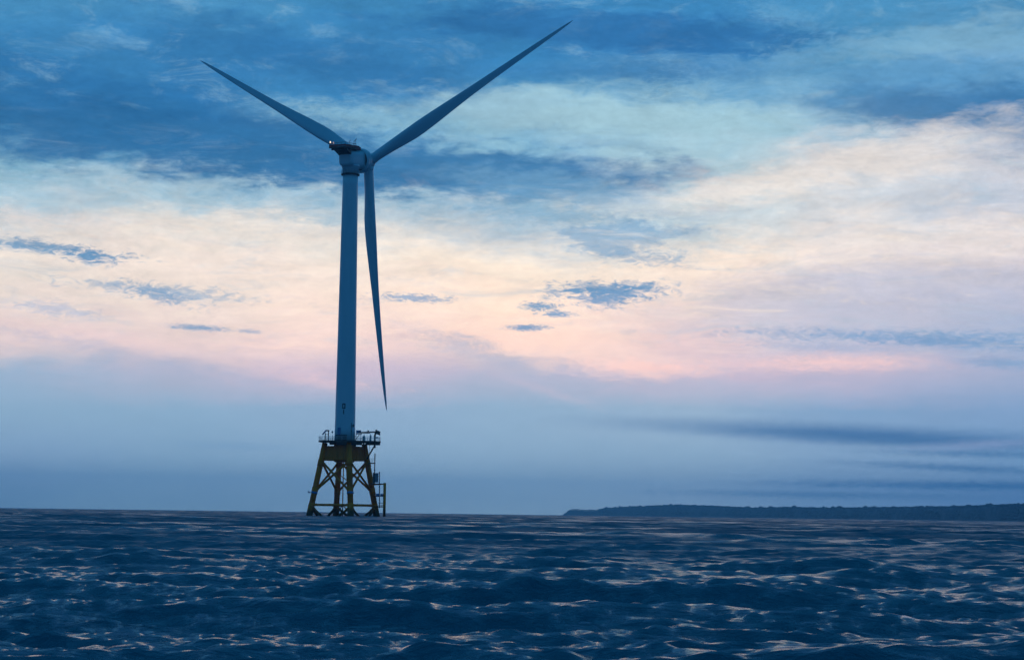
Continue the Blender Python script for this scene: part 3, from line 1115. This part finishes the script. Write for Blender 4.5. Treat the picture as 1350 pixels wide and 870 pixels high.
wn.tube((9.5, -4.0, Z_DECK + 1.9), (9.5, -3.2, Z_DECK + 1.9), .26, n=12)
wn.box((8.75, -3.6, Z_DECK + 1.05), (.7, .35, .22))
wn.build('winch', M['dark'], crane)
kb = MB()
kb.tube(leg_at(0, 15.9) + Vector((0, -.6, 0)), (8.1, -3.5, Z_DECK - 1.5), .2, n=10)
kb.build('crane_prop', M['dark'], crane)

# --- access ladders, rest platforms and boat landing on the right
LX, LY = 8.4, -3.1
ld = MB()
for y_ in (-.3, .3):
    ld.tube((6.85, LY + y_, 12.8), (6.85, LY + y_, Z_DECK - .3), .05, n=6)
    ld.tube((LX, LY + y_, 8.6), (LX, LY + y_, 17.4), .13, n=8)
for i in range(26):
    z_ = 13 + i * .29
    ld.tube((6.85, LY - .3, z_), (6.85, LY + .3, z_), .025, n=5)
for i in range(30):
    z_ = 8.7 + i * .29
    ld.tube((LX, LY - .3, z_), (LX, LY + .3, z_), .025, n=5)
for z_ in (10.2, 12.8, 15.5, 17.2):
    ld.box((LX, LY, z_), (.34, .8, .1))
ld.build('ladder', M['dark'], T)
rp = MB()
rp.box((7.6, LY, 14.75), (1.9, 1.5, .16))
for x_ in (6.8, 7.6, 8.3):
    rp.tube((x_, LY - .7, 14.8), (x_, LY - .7, 15.9), .04, n=6)
for z_ in (15.35, 15.9):
    rp.tube((6.7, LY - .7, z_), (8.5, LY - .7, z_), .04, n=6)
rp.tube(leg_at(0, 14.7), (8.3, LY, 14.65), .1, n=8)
rp.build('rest_platform', M['dark'], T)
cg = MB()
cg.box((LX - .28, LY, 10.65), (.42, 1.1, 2.9))
cgo = cg.build('ladder_cage', M['dark'], T)
cp = MB()
cp.box((LX + .55, LY - .05, 10.7), (1.0, .9, 2.45))
for z_ in (9.45, 10.3, 11.2, 11.95):
    cp.box((LX + .55, LY - .05, z_), (1.1, 1.0, .09))
cp.build('cage_panel', M['grey'], cgo, 'pale grey panel beside the ladder cage')
bl_ = MB()
PX = 11.25
for y_ in (-1.6, .6):
    bl_.tube((PX, LY + y_, -4), (PX, LY + y_, 9.3), .36, n=18)
    for z_ in (9.0, 1.9 + .9):
        bl_.tube(leg_at(0, z_ * .98), (PX, LY + y_, z_), .15, n=8)
    bl_.tube(leg_at(0, 5.6), (PX, LY + y_, 5.9), .14, n=8)
bl_.build('boat_landing', M['yellow'], T, 'rusty yellow fender posts of the boat landing')
fr = MB()
fr.box((9.4, LY, 9.05), (3.9, 1.5, .2))
fr.tube((9.9, LY - .5, 2.4), (9.75, LY - .5, 12.2), .12, n=8)
fr.tube((9.9, LY + .3, 2.4), (9.75, LY + .3, 12.2), .12, n=8)
for i in range(22):
    z_ = 2.6 + i * .3
    fr.tube((9.88, LY - .5, z_), (9.88, LY + .3, z_), .025, n=5)
fr.box((9.75, LY - .1, 12.2), (.3, 1.0, .3))
fr.box((10.4, LY - .3, 3.75), (1.6, .8, .12))
fr.box((10.4, LY - .3, 3.2), (1.6, .8, .12))
fr.box((10.2, LY - .3, 2.75), (1.9, .8, .16))
fr.build('landing_frame', M['dark'], T)
bu = MB()
bu.tube((8.9, LY - .3, 5.9), (9.9, LY - .3, 5.95), .42, n=14)
bu.tube((10.1, LY - .3, 5.95), (10.85, LY - .3, 5.9), .40, n=14)
bu.build('bumper', M['blue'], T, 'blue bumper on the boat landing')
# J-tube and pump pipes hanging inside the jacket
jt = MB()
jt.tube((-.2, 1.2, -6), (-.2, 1.2, 15.2), .14, n=10)
jt.tube((1.1, 2.0, 6.2), (.6, 1.8, 15.2), .17, n=10)
jt.box((-.2, 1.2, 3.2), (.6, .6, .6))
jt.tube(leg_at(3, 11.8), (.9, 1.9, 9.9), .12, n=8)
jt.tube((-.2, 1.2, 3.0), leg_at(1, 1.0), .14, n=8)
jt.tube((-.2, 1.2, 3.0), leg_at(3, 1.0), .14, n=8)
jt.build('cable_tube', M['yellow'], T)

# ------------------------------------------------------------------ haze
hz = MB().box((0, 0, 109), (25000, 25000, 222))
hm = bpy.data.materials.new('sea_haze')
hm.use_nodes = True
n = NT(hm.node_tree)
pv = n.n('ShaderNodeVolumePrincipled')
pv.inputs['Color'].default_value = (.14, .53, 1.0, 1)
pv.inputs['Density'].default_value = 1.15e-4
pv.inputs['Anisotropy'].default_value = .85
o = n.n('ShaderNodeOutputMaterial')
n.l(pv.outputs[0], o.inputs['Volume'])
hm.cycles.homogeneous_volume = True
ho = hz.build('haze', hm)
ho['kind'] = 'stuff'
ho['label'] = 'thin blue haze lying over the sea'
ho['category'] = 'haze'
